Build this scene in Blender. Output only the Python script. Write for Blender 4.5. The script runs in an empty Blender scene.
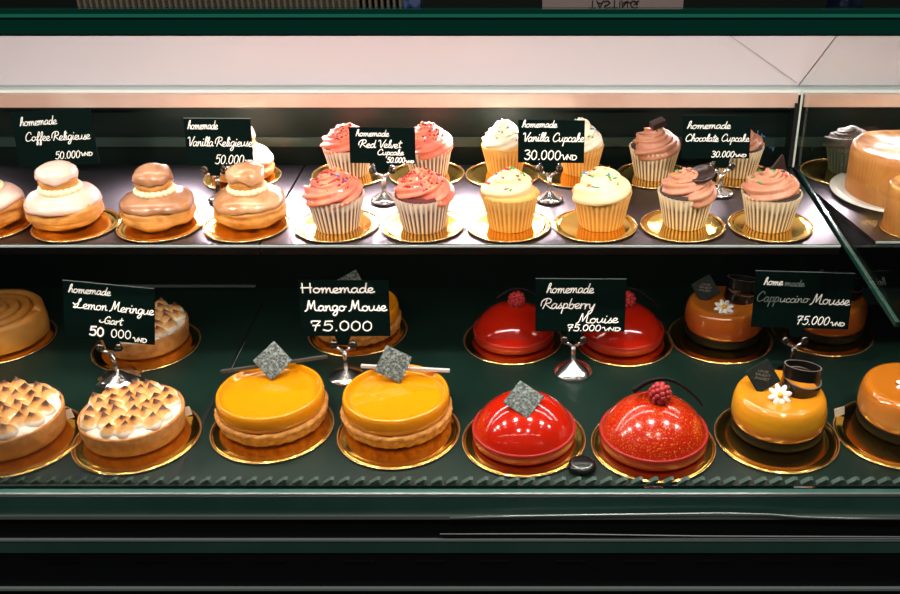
import bpy, bmesh, math, random
from mathutils import Vector, Matrix, noise
from mathutils.bvhtree import BVHTree
random.seed(7)
C = bpy.context.scene.collection
S = bpy.context.scene
PI = math.pi
# ------------------------------------------------------------------ camera, world, light
PITCH = math.radians(28.0)
CAMZ = 0.65
FPX, CXP, CYP = 1000.0, 535.0, 297.0
cam_d = bpy.data.cameras.new('camera'); cam = bpy.data.objects.new('camera', cam_d); C.objects.link(cam)
cam.location = (0, 0, CAMZ); cam.rotation_euler = (PI/2-PITCH, 0, 0)
cam_d.sensor_width = 36; cam_d.lens = FPX/900*36; cam_d.shift_x = -(CXP-450)/900; cam_d.clip_start = 0.02
S.camera = cam
S.view_settings.view_transform = 'Standard'; S.view_settings.look = 'None'
S.view_settings.gamma = 1; S.view_settings.exposure = 0.0
S.cycles.max_bounces = 8; S.cycles.transparent_max_bounces = 12
w = bpy.data.worlds.new('world'); S.world = w; w.use_nodes = True
w.node_tree.nodes['Background'].inputs[0].default_value = (0.010, 0.022, 0.018, 1)
w.node_tree.nodes['Background'].inputs[1].default_value = 1.0

def area(name, loc, rot, sx, sy, power, col=(1, 1, 1), spread=180):
    d = bpy.data.lights.new(name, 'AREA'); d.shape = 'RECTANGLE'; d.size = sx; d.size_y = sy
    d.energy = power; d.color = col; d.spread = math.radians(spread)
    o = bpy.data.objects.new(name, d); C.objects.link(o); o.location = loc; o.rotation_euler = rot
    return o
LP = 9      # rear lamps under the valance, watts per metre
WARM = (1.0, 0.90, 0.84)
for i in range(7):
    area('case_front_lamp', (-.78+i*.215, 0.845, 0.452), (math.radians(14), 0, 0), .03, .02, 1.0, WARM)
area('case_top_light', (-0.13, 1.06, 0.452), (math.radians(-4), 0, 0), 1.35, 0.02, 1.6, WARM)
area('under_shelf_fill', (-0.20, 0.998, 0.176), (math.radians(8), 0, 0), 1.0, 0.008, .9, WARM)  # added fill for the lower back row, no lamp under the shelf
area('shop_ceiling_light', (-0.45, -.25, 2.2), (math.radians(18), 0, 0), 0.22, 0.22, 11, (1, .93, .88))
area('shop_ceiling_light', (0.35, -.30, 2.2), (math.radians(18), 0, 0), 0.22, 0.22, 11, (1, .93, .88))

# ------------------------------------------------------------------ pixel helpers (layout read from the photograph, real depth)
FW = Vector((0, math.cos(PITCH), -math.sin(PITCH))); UP = Vector((0, math.sin(PITCH), math.cos(PITCH)))
def ray(px, py):
    return FW + Vector((1, 0, 0))*((px-CXP)/FPX) + UP*((CYP-py)/FPX)
def at_z(px, py, z):
    r = ray(px, py); t = (z-CAMZ)/r.z
    return Vector((0, 0, CAMZ)) + r*t
def at_y(px, py, y):
    r = ray(px, py); return Vector((0, 0, CAMZ)) + r*(y/r.y)
def at_plane(px, py, p0, n):
    o = Vector((0, 0, CAMZ)); r = ray(px, py); return o + r*((p0-o).dot(n)/r.dot(n))

# ------------------------------------------------------------------ materials
def mat(name, col, rough=.5, metal=0, coat=0, spec=.5, sss=0, sss_col=None, bump=0, bscale=200, mix=None, mscale=60, mlo=.4, mhi=.6, sheen=0, emis=None, estr=0, trans=0):
    m = bpy.data.materials.new(name); m.use_nodes = True; nt = m.node_tree; b = nt.nodes['Principled BSDF']
    b.inputs['Base Color'].default_value = (*col, 1); b.inputs['Roughness'].default_value = rough
    b.inputs['Metallic'].default_value = metal; b.inputs['Coat Weight'].default_value = coat
    b.inputs['Coat Roughness'].default_value = .06
    b.inputs['Specular IOR Level'].default_value = spec
    if sss:
        b.inputs['Subsurface Weight'].default_value = sss; b.inputs['Subsurface Radius'].default_value = (1, .5, .3)
        b.inputs['Subsurface Scale'].default_value = .006
    if emis:
        b.inputs['Emission Color'].default_value = (*emis, 1); b.inputs['Emission Strength'].default_value = estr
    tc = nt.nodes.new('ShaderNodeTexCoord')
    if mix:
        n = nt.nodes.new('ShaderNodeTexNoise'); n.inputs['Scale'].default_value = mscale; n.inputs['Detail'].default_value = 6
        nt.links.new(tc.outputs['Object'], n.inputs['Vector'])
        r = nt.nodes.new('ShaderNodeValToRGB'); r.color_ramp.elements[0].position = mlo; r.color_ramp.elements[1].position = mhi
        r.color_ramp.elements[0].color = (*col, 1); r.color_ramp.elements[1].color = (*mix, 1)
        nt.links.new(n.outputs['Fac'], r.inputs['Fac']); nt.links.new(r.outputs['Color'], b.inputs['Base Color'])
    if bump:
        n2 = nt.nodes.new('ShaderNodeTexNoise'); n2.inputs['Scale'].default_value = bscale; n2.inputs['Detail'].default_value = 5
        nt.links.new(tc.outputs['Object'], n2.inputs['Vector'])
        bp = nt.nodes.new('ShaderNodeBump'); bp.inputs['Strength'].default_value = bump; bp.inputs['Distance'].default_value = .001
        nt.links.new(n2.outputs['Fac'], bp.inputs['Height']); nt.links.new(bp.outputs['Normal'], b.inputs['Normal'])
    return m

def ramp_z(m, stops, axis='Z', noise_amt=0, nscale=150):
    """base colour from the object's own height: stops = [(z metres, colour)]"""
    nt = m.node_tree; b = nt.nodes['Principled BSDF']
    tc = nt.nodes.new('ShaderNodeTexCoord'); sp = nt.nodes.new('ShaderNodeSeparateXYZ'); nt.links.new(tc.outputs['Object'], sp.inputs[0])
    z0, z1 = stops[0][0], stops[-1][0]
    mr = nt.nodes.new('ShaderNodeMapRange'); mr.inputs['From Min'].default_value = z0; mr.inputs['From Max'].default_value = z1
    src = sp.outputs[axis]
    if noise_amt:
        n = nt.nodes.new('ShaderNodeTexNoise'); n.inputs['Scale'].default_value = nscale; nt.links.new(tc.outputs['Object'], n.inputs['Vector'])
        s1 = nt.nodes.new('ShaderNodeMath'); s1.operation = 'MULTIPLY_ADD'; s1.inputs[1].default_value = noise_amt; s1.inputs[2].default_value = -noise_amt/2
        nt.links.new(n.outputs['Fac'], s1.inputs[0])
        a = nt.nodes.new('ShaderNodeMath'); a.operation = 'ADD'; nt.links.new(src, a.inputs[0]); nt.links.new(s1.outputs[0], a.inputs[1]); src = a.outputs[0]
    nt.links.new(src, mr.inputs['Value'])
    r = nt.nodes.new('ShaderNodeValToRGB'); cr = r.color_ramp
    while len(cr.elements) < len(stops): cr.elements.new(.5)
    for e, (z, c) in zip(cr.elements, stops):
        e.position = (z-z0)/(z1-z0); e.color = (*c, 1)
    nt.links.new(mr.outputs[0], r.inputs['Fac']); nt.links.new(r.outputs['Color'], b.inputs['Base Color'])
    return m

def glass_mat(name, tint, refl=1.0):
    m = bpy.data.materials.new(name); m.use_nodes = True; nt = m.node_tree; nt.nodes.clear()
    out = nt.nodes.new('ShaderNodeOutputMaterial'); mx = nt.nodes.new('ShaderNodeMixShader')
    t = nt.nodes.new('ShaderNodeBsdfTransparent'); t.inputs[0].default_value = (*tint, 1)
    g = nt.nodes.new('ShaderNodeBsdfGlossy'); g.inputs['Roughness'].default_value = .02
    f = nt.nodes.new('ShaderNodeFresnel'); f.inputs[0].default_value = 1.45
    mu = nt.nodes.new('ShaderNodeMath'); mu.operation = 'MULTIPLY'; mu.inputs[1].default_value = refl
    nt.links.new(f.outputs[0], mu.inputs[0]); nt.links.new(mu.outputs[0], mx.inputs[0])
    nt.links.new(t.outputs[0], mx.inputs[1]); nt.links.new(g.outputs[0], mx.inputs[2]); nt.links.new(mx.outputs[0], out.inputs[0])
    return m

def wrapper_mat(name, paper, shade, low, n=34):
    """pleated baking paper: cake colour showing through in the folds, paler at the rim"""
    m = mat(name, paper, .55, spec=.3); nt = m.node_tree; b = nt.nodes['Principled BSDF']
    tc = nt.nodes.new('ShaderNodeTexCoord'); sp = nt.nodes.new('ShaderNodeSeparateXYZ'); nt.links.new(tc.outputs['Object'], sp.inputs[0])
    def M(op, a, b_=None, c=None):
        x = nt.nodes.new('ShaderNodeMath'); x.operation = op
        for i, v in enumerate((a, b_, c)):
            if v is None: continue
            if isinstance(v, (int, float)): x.inputs[i].default_value = v
            else: nt.links.new(v, x.inputs[i])
        return x.outputs[0]
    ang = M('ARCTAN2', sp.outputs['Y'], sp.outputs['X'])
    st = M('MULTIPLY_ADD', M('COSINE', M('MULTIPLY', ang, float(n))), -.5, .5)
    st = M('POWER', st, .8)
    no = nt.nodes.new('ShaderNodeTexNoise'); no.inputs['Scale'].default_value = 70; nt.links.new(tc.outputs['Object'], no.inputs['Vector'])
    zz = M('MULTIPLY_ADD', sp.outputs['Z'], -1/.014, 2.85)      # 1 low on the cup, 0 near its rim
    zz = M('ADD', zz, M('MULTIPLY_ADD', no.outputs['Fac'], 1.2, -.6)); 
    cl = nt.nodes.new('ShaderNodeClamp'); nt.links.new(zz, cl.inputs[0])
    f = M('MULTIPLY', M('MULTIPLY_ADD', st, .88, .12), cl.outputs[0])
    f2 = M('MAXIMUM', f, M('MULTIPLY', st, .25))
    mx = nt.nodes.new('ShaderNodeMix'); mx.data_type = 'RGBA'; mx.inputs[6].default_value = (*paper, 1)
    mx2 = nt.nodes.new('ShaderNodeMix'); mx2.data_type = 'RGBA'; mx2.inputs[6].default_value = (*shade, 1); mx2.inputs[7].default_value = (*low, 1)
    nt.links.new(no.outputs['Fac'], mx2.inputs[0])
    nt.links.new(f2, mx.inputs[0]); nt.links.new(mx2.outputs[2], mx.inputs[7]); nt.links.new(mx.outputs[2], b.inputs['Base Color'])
    return m

M = {}
M['deck'] = mat('dark_green_deck', (.004, .015, .0105), .34, spec=.28, mix=(.007, .021, .015), mscale=8)
M['shelf'] = mat('dark_brushed_steel_shelf', (.10, .088, .098), .36, metal=1)
_nt = M['shelf'].node_tree; _b = _nt.nodes['Principled BSDF']; _b.inputs['Anisotropic'].default_value = .8; _b.inputs['Anisotropic Rotation'].default_value = 0
_c = _nt.nodes.new('ShaderNodeCombineXYZ'); _c.inputs[0].default_value = 1.0; _nt.links.new(_c.outputs[0], _b.inputs['Tangent'])
M['black'] = mat('black_panel', (.003, .007, .0055), .5, spec=.10)
M['slabtop'] = mat('black_glass_top', (.004, .006, .006), .03, spec=1.0, coat=1)
M['blackmatte'] = mat('black_paint', (.004, .006, .006), .5, spec=.3)
M['seam'] = mat('black_joint', (.001, .002, .002), .6)
M['white'] = mat('white_enamel', (.60, .54, .57), .45)
M['greyseam'] = mat('grey_joint', (.36, .33, .34), .6)
M['rail'] = mat('white_rail', (.74, .78, .77), .3)
M['rail2'] = mat('grey_rail', (.34, .40, .39), .3)
M['valance'] = mat('pinkish_beige_valance', (.50, .32, .25), .35, mix=(.62, .46, .38), mscale=6)
M['bandgreen'] = mat('dark_green_band', (.012, .030, .024), .35)
M['bandgreen2'] = mat('grey_green_trim', (.12, .15, .14), .4)
M['green'] = mat('green_glass_edge', (.001, .07, .046), .12, coat=.6)
M['green2'] = mat('green_edge_highlight', (.03, .34, .24), .15)
M['gasket'] = mat('silver_edge', (.55, .60, .58), .3, metal=.7)
M['track'] = mat('dark_green_metal_track', (.035, .11, .09), .30, spec=.6, mix=(.05, .13, .105), mscale=12)
M['slat'] = mat('green_grey_slat', (.045, .085, .070), .4)
M['pane'] = glass_mat('clear_glass', (.97, .985, .975), .55)
M['pane2'] = glass_mat('clear_partition_glass', (.96, .98, .97), .10)
M['paneedge'] = mat('glass_edge', (.004, .035, .026), .25)
M['paneedge2'] = mat('bright_glass_edge', (.55, .62, .58), .2)
M['led'] = mat('led_diffuser', (1, 1, 1), .5, emis=(1, .84, .93), estr=150)
M['led_dim'] = mat('led_diffuser_dim', (1, 1, 1), .5, emis=(1, .88, .94), estr=30)
M['gold'] = mat('gold_card', (.84, .54, .10), .15, metal=1, bump=.05, bscale=420)
M['goldrim'] = mat('pale_gold_rim', (.95, .66, .30), .22, metal=.9)
M['paper'] = mat('white_paper', (.85, .82, .78), .7)
M['silver'] = mat('polished_steel', (.85, .85, .83), .20, metal=1)
M['darksteel'] = mat('dark_steel', (.16, .15, .13), .22, metal=1)
M['card'] = mat('blackboard_card', (.0006, .0042, .0034), .5, spec=.03)
M['cardedge'] = mat('pale_card_edge', (.12, .15, .14), .5)
M['chalk'] = mat('white_marker', (.82, .82, .78), .7)
M['choux'] = mat('golden_choux', (.42, .145, .022), .5, mix=(.62, .28, .065), mscale=45, bump=.6, bscale=140, sss=.08)
M['icing_pink'] = mat('pale_pink_coffee_icing', (.66, .43, .34), .30, mix=(.72, .50, .42), mscale=40, coat=.3)
M['icing_brown'] = mat('light_brown_icing', (.30, .125, .055), .28, mix=(.42, .20, .10), mscale=50, coat=.4)
M['icing_cara'] = mat('caramel_icing', (.42, .18, .07), .25, mix=(.60, .33, .17), mscale=40, coat=.5)
M['icing_van'] = mat('cream_icing', (.88, .74, .50), .3, mix=(.92, .62, .45), mscale=40, coat=.3)
M['cream'] = mat('piped_cream', (.86, .70, .42), .45, sss=.15)
M['fr_red'] = mat('coral_buttercream', (.74, .13, .085), .42, mix=(.78, .22, .11), mscale=50, sss=.12)
M['fr_van'] = mat('vanilla_buttercream', (.78, .60, .33), .45, sss=.12)
M['fr_white'] = mat('white_buttercream', (.84, .74, .56), .42, sss=.12)
M['fr_choc'] = mat('milk_chocolate_buttercream', (.40, .155, .085), .42, mix=(.48, .21, .12), mscale=50, sss=.08)
M['fr_dark'] = mat('dark_chocolate_buttercream', (.035, .026, .014), .7)
M['crumb'] = mat('red_cake_crumb', (.26, .010, .008), .6)
M['cakered'] = mat('dark_red_cake', (.10, .012, .010), .8)
M['cakedark'] = mat('dark_chocolate_cake', (.035, .015, .010), .8)
M['cakeyel'] = mat('yellow_cake', (.66, .38, .10), .8)
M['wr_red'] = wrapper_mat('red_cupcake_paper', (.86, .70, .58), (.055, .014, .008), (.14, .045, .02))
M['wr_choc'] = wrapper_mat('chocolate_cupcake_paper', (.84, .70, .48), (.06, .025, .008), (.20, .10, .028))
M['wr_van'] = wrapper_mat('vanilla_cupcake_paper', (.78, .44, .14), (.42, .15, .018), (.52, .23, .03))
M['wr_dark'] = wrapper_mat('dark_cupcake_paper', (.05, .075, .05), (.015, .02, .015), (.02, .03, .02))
M['choc'] = mat('dark_chocolate', (.020, .007, .005), .32, coat=.15)
M['choc_black'] = mat('black_chocolate', (.004, .004, .0035), .25, coat=.1)
M['choc_edge'] = mat('matte_chocolate_edge', (.13, .11, .10), .6)
M['choc_grey'] = mat('speckled_grey_chocolate', (.030, .040, .036), .65, mix=(.24, .28, .25), mscale=420, mlo=.42, mhi=.7, bump=1.0, bscale=500)
M['plaque'] = mat('dark_embossed_chocolate', (.005, .009, .0065), .6, spec=.2, mix=(.010, .016, .012), mscale=300, bump=.4, bscale=400)
M['plaquetext'] = mat('bronze_embossing', (.12, .10, .07), .5)
M['silverstick'] = mat('silver_dusted_stick', (.05, .05, .047), .5, bump=.5, bscale=300)
M['silverstick2'] = mat('pale_silver_dusted_stick', (.55, .53, .52), .5, bump=.5, bscale=300)
M['mango'] = mat('mango_glaze', (.72, .25, .003), .10, coat=.6, sss=.05)
M['crust'] = mat('golden_shortbread', (.46, .17, .025), .75, mix=(.64, .30, .06), mscale=160, bump=1.0, bscale=260)
M['tartcrust'] = mat('baked_tart_crust', (.42, .16, .035), .7, mix=(.52, .23, .065), mscale=120, bump=.7, bscale=300)
M['lemon'] = mat('pale_meringue_base', (.92, .80, .66), .5)
M['kiss'] = ramp_z(mat('toasted_meringue', (.9, .8, .6), .5, sss=.1), [(0, (.94, .86, .76)), (.0046, (.93, .83, .70)), (.0062, (.80, .46, .15)), (.0086, (.58, .25, .06)), (.0104, (.14, .045, .02)), (.0130, (.06, .02, .01))], noise_amt=.006, nscale=160)
M['rasp'] = mat('red_mirror_glaze', (.50, .012, .002), .12, coat=.8, sss=.04)
M['rasp_gold'] = mat('red_glaze_with_gold_dust', (.48, .012, .002), .18, coat=.6, mix=(.80, .30, .04), mscale=620, mlo=.56, mhi=.69)
M['rasprim'] = mat('red_rim', (.34, .008, .004), .42)
M['berry'] = mat('raspberry', (.38, .020, .022), .45, coat=.05, sss=.1)
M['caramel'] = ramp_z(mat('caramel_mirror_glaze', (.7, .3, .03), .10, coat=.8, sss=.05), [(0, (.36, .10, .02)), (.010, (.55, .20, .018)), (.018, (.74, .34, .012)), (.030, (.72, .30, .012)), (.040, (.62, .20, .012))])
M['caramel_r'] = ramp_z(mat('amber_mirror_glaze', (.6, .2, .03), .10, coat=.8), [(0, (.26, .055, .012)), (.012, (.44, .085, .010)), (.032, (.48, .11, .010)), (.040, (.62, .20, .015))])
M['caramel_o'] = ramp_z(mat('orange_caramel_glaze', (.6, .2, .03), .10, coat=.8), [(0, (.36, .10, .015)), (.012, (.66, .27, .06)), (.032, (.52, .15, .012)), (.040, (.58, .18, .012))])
M['biscuit'] = mat('dark_biscuit_base', (.004, .004, .003), .6, spec=.2, bump=1, bscale=300)
M['petal'] = mat('white_sugar', (.88, .86, .80), .5)
M['stamen'] = mat('yellow_sugar', (.80, .42, .02), .5)
M['cheese'] = mat('baked_cheesecake_side', (.50, .165, .022), .5, mix=(.60, .25, .05), mscale=18, sss=.1)
M['cheesetop'] = mat('browned_cheesecake_top', (.40, .085, .008), .28, mix=(.80, .42, .12), mscale=34, mlo=.40, mhi=.6, coat=.4)
M['plate'] = mat('white_plate', (.85, .78, .70), .25)
M['appletart'] = mat('baked_apple', (.50, .19, .025), .42, mix=(.60, .27, .05), mscale=30, sss=.06)
M['tray'] = mat('woven_tray', (.45, .38, .28), .5)
M['bluepack'] = mat('blue_packet', (.03, .05, .22), .35, mix=(.20, .30, .60), mscale=60, mlo=.55, mhi=.62)
M['cardbeige'] = mat('beige_card', (.75, .55, .52), .6)
M['ink'] = mat('dark_ink', (.02, .015, .015), .6)
M['bluerefl'] = mat('blue_sign_reflection', (.08, .28, .60), .4)
M['wallp'] = mat('shop_wall', (.03, .035, .03), .8)
M['floorp'] = mat('shop_floor', (.05, .045, .04), .5, mix=(.06, .055, .05), mscale=3)
SPR = [mat('%s_sprinkle' % n, c, .35) for n, c in (('red', (.70, .03, .03)), ('green', (.04, .30, .08)), ('blue', (.05, .16, .50)), ('orange', (.85, .25, .02)), ('dark', (.08, .03, .05)), ('white', (.9, .88, .8)))]

# ------------------------------------------------------------------ mesh helpers
CACHE = {}
def smooth(bm):
    for f in bm.faces: f.smooth = True
def to_mesh(key, bm, mats, sm=True):
    if sm: smooth(bm)
    bmesh.ops.recalc_face_normals(bm, faces=bm.faces[:])
    me = bpy.data.meshes.new(key.split('/')[0]); bm.to_mesh(me); bm.free()
    for m in (mats if isinstance(mats, (list, tuple)) else [mats]): me.materials.append(m)
    return me
def cached(key, fn):
    if key not in CACHE: CACHE[key] = fn()
    return CACHE[key]
def link(name, me, parent=None, loc=(0, 0, 0), rot=(0, 0, 0), scale=(1, 1, 1)):
    o = bpy.data.objects.new(name, me); C.objects.link(o)
    o.location = loc; o.rotation_euler = rot
    o.scale = (scale,)*3 if isinstance(scale, (int, float)) else scale
    if parent: o.parent = parent
    return o
def part(name, bm, m, parent=None, loc=(0, 0, 0), rot=(0, 0, 0), scale=(1, 1, 1), sm=True):
    return link(name, to_mesh(name, bm, m, sm), parent, loc, rot, scale)
def tag(o, label, cat, group=None, kind=None):
    if label: o['label'] = label
    if cat: o['category'] = cat
    if group: o['group'] = group
    if kind: o['kind'] = kind
    return o
def thing(name, label, cat, loc=(0, 0, 0), rz=0, group=None, scale=1):
    o = bpy.data.objects.new(name, None); C.objects.link(o); o.empty_display_size = .02
    o.location = loc; o.rotation_euler = (0, 0, rz); o.scale = (scale,)*3
    return tag(o, label, cat, group)
def lathe_bm(prof, seg=64, bm=None, rad=None, mi=0, close=False):
    bm = bm or bmesh.new(); rows = []
    for r, z in prof:
        if r < 1e-6: rows.append([bm.verts.new((0, 0, z))]); continue
        row = []
        for i in range(seg):
            a = 2*PI*i/seg; rr = r if rad is None else rad(r, z, a)
            row.append(bm.verts.new((rr*math.cos(a), rr*math.sin(a), z)))
        rows.append(row)
    pairs = list(zip(rows, rows[1:])) + ([(rows[-1], rows[0])] if close else [])
    for A, B in pairs:
        for i in range(seg):
            j = (i+1) % seg
            if len(A) == 1 and len(B) == 1: break
            if len(A) == 1: f = bm.faces.new((A[0], B[i], B[j]))
            elif len(B) == 1: f = bm.faces.new((A[i], A[j], B[0]))
            else: f = bm.faces.new((A[i], A[j], B[j], B[i]))
            f.material_index = mi
    return bm
def displace(bm, amt, scale, seed=0, amt2=0, scale2=0):
    bm.normal_update(); off = Vector((seed*3.7, seed*1.3, seed*.7))
    for v in bm.verts:
        d = noise.noise(v.co*scale+off)*amt
        if amt2: d += noise.noise(v.co*scale2+off)*amt2
        v.co += v.normal*d
    return bm
def box_bm(sx, sy, sz, bevel=0, bm=None, at=(0, 0, 0), mtx=None, seg=2):
    """box with its base centre at `at`"""
    own = bm is None; b = bmesh.new()
    bmesh.ops.create_cube(b, size=1)
    for v in b.verts: v.co = Vector((v.co.x*sx, v.co.y*sy, (v.co.z+.5)*sz))
    if bevel: bmesh.ops.bevel(b, geom=b.edges[:], offset=bevel, segments=seg, affect='EDGES', profile=.7)
    if mtx: bmesh.ops.transform(b, matrix=mtx, verts=b.verts)
    for v in b.verts: v.co += Vector(at)
    if own: return b
    me = bpy.data.meshes.new('t'); b.to_mesh(me); b.free(); bm.from_mesh(me); bpy.data.meshes.remove(me); return bm
def bx(x0, x1, y0, y1, z0, z1, bevel=0, bm=None):
    return box_bm(x1-x0, y1-y0, z1-z0, bevel, bm, ((x0+x1)/2, (y0+y1)/2, z0))
def tube_bm(pts, r, seg=10, bm=None, star=None, cap=True, flat=None):
    """tube along pts; r number or list; star=(lobes, amplitude, twist) ridges; flat = squash of the local side axis"""
    bm = bm or bmesh.new(); pts = [Vector(p) for p in pts]; n = len(pts)
    rs = r if isinstance(r, (list, tuple)) else [r]*n
    T = [(pts[min(i+1, n-1)]-pts[max(i-1, 0)]).normalized() for i in range(n)]
    u = T[0].orthogonal().normalized(); rows = []
    for i in range(n):
        u = (u - T[i]*u.dot(T[i])).normalized(); v = T[i].cross(u); row = []
        for k in range(seg):
            a = 2*PI*k/seg; rr = rs[i]
            if star: rr *= 1+star[1]*math.cos(star[0]*(a+star[2]*i))
            row.append(bm.verts.new(pts[i]+u*math.cos(a)*rr*(flat or 1)+v*math.sin(a)*rr))
        rows.append(row)
    for A, B in zip(rows, rows[1:]):
        for k in range(seg):
            bm.faces.new((A[k], A[(k+1) % seg], B[(k+1) % seg], B[k]))
    if cap:
        bm.faces.new(rows[0][::-1]); bm.faces.new(rows[-1])
    return bm
def poly_prism(pts2, thick, frame):
    """extruded outline; frame(x, y, d) -> point"""
    bm = bmesh.new(); a = [bm.verts.new(frame(x, y, 0)) for x, y in pts2]; b = [bm.verts.new(frame(x, y, thick)) for x, y in pts2]
    bm.faces.new(a); bm.faces.new(b[::-1]); n = len(a)
    for i in range(n): bm.faces.new((a[i], b[i], b[(i+1) % n], a[(i+1) % n]))
    return bm
def sphere_bm(r, seg=16, rings=10, bm=None, at=(0, 0, 0), sc=(1, 1, 1)):
    bm = bm or bmesh.new()
    res = bmesh.ops.create_uvsphere(bm, u_segments=seg, v_segments=rings, radius=r)
    for v in res['verts']: v.co = Vector((v.co.x*sc[0]+at[0], v.co.y*sc[1]+at[1], v.co.z*sc[2]+at[2]))
    return bm

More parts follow.
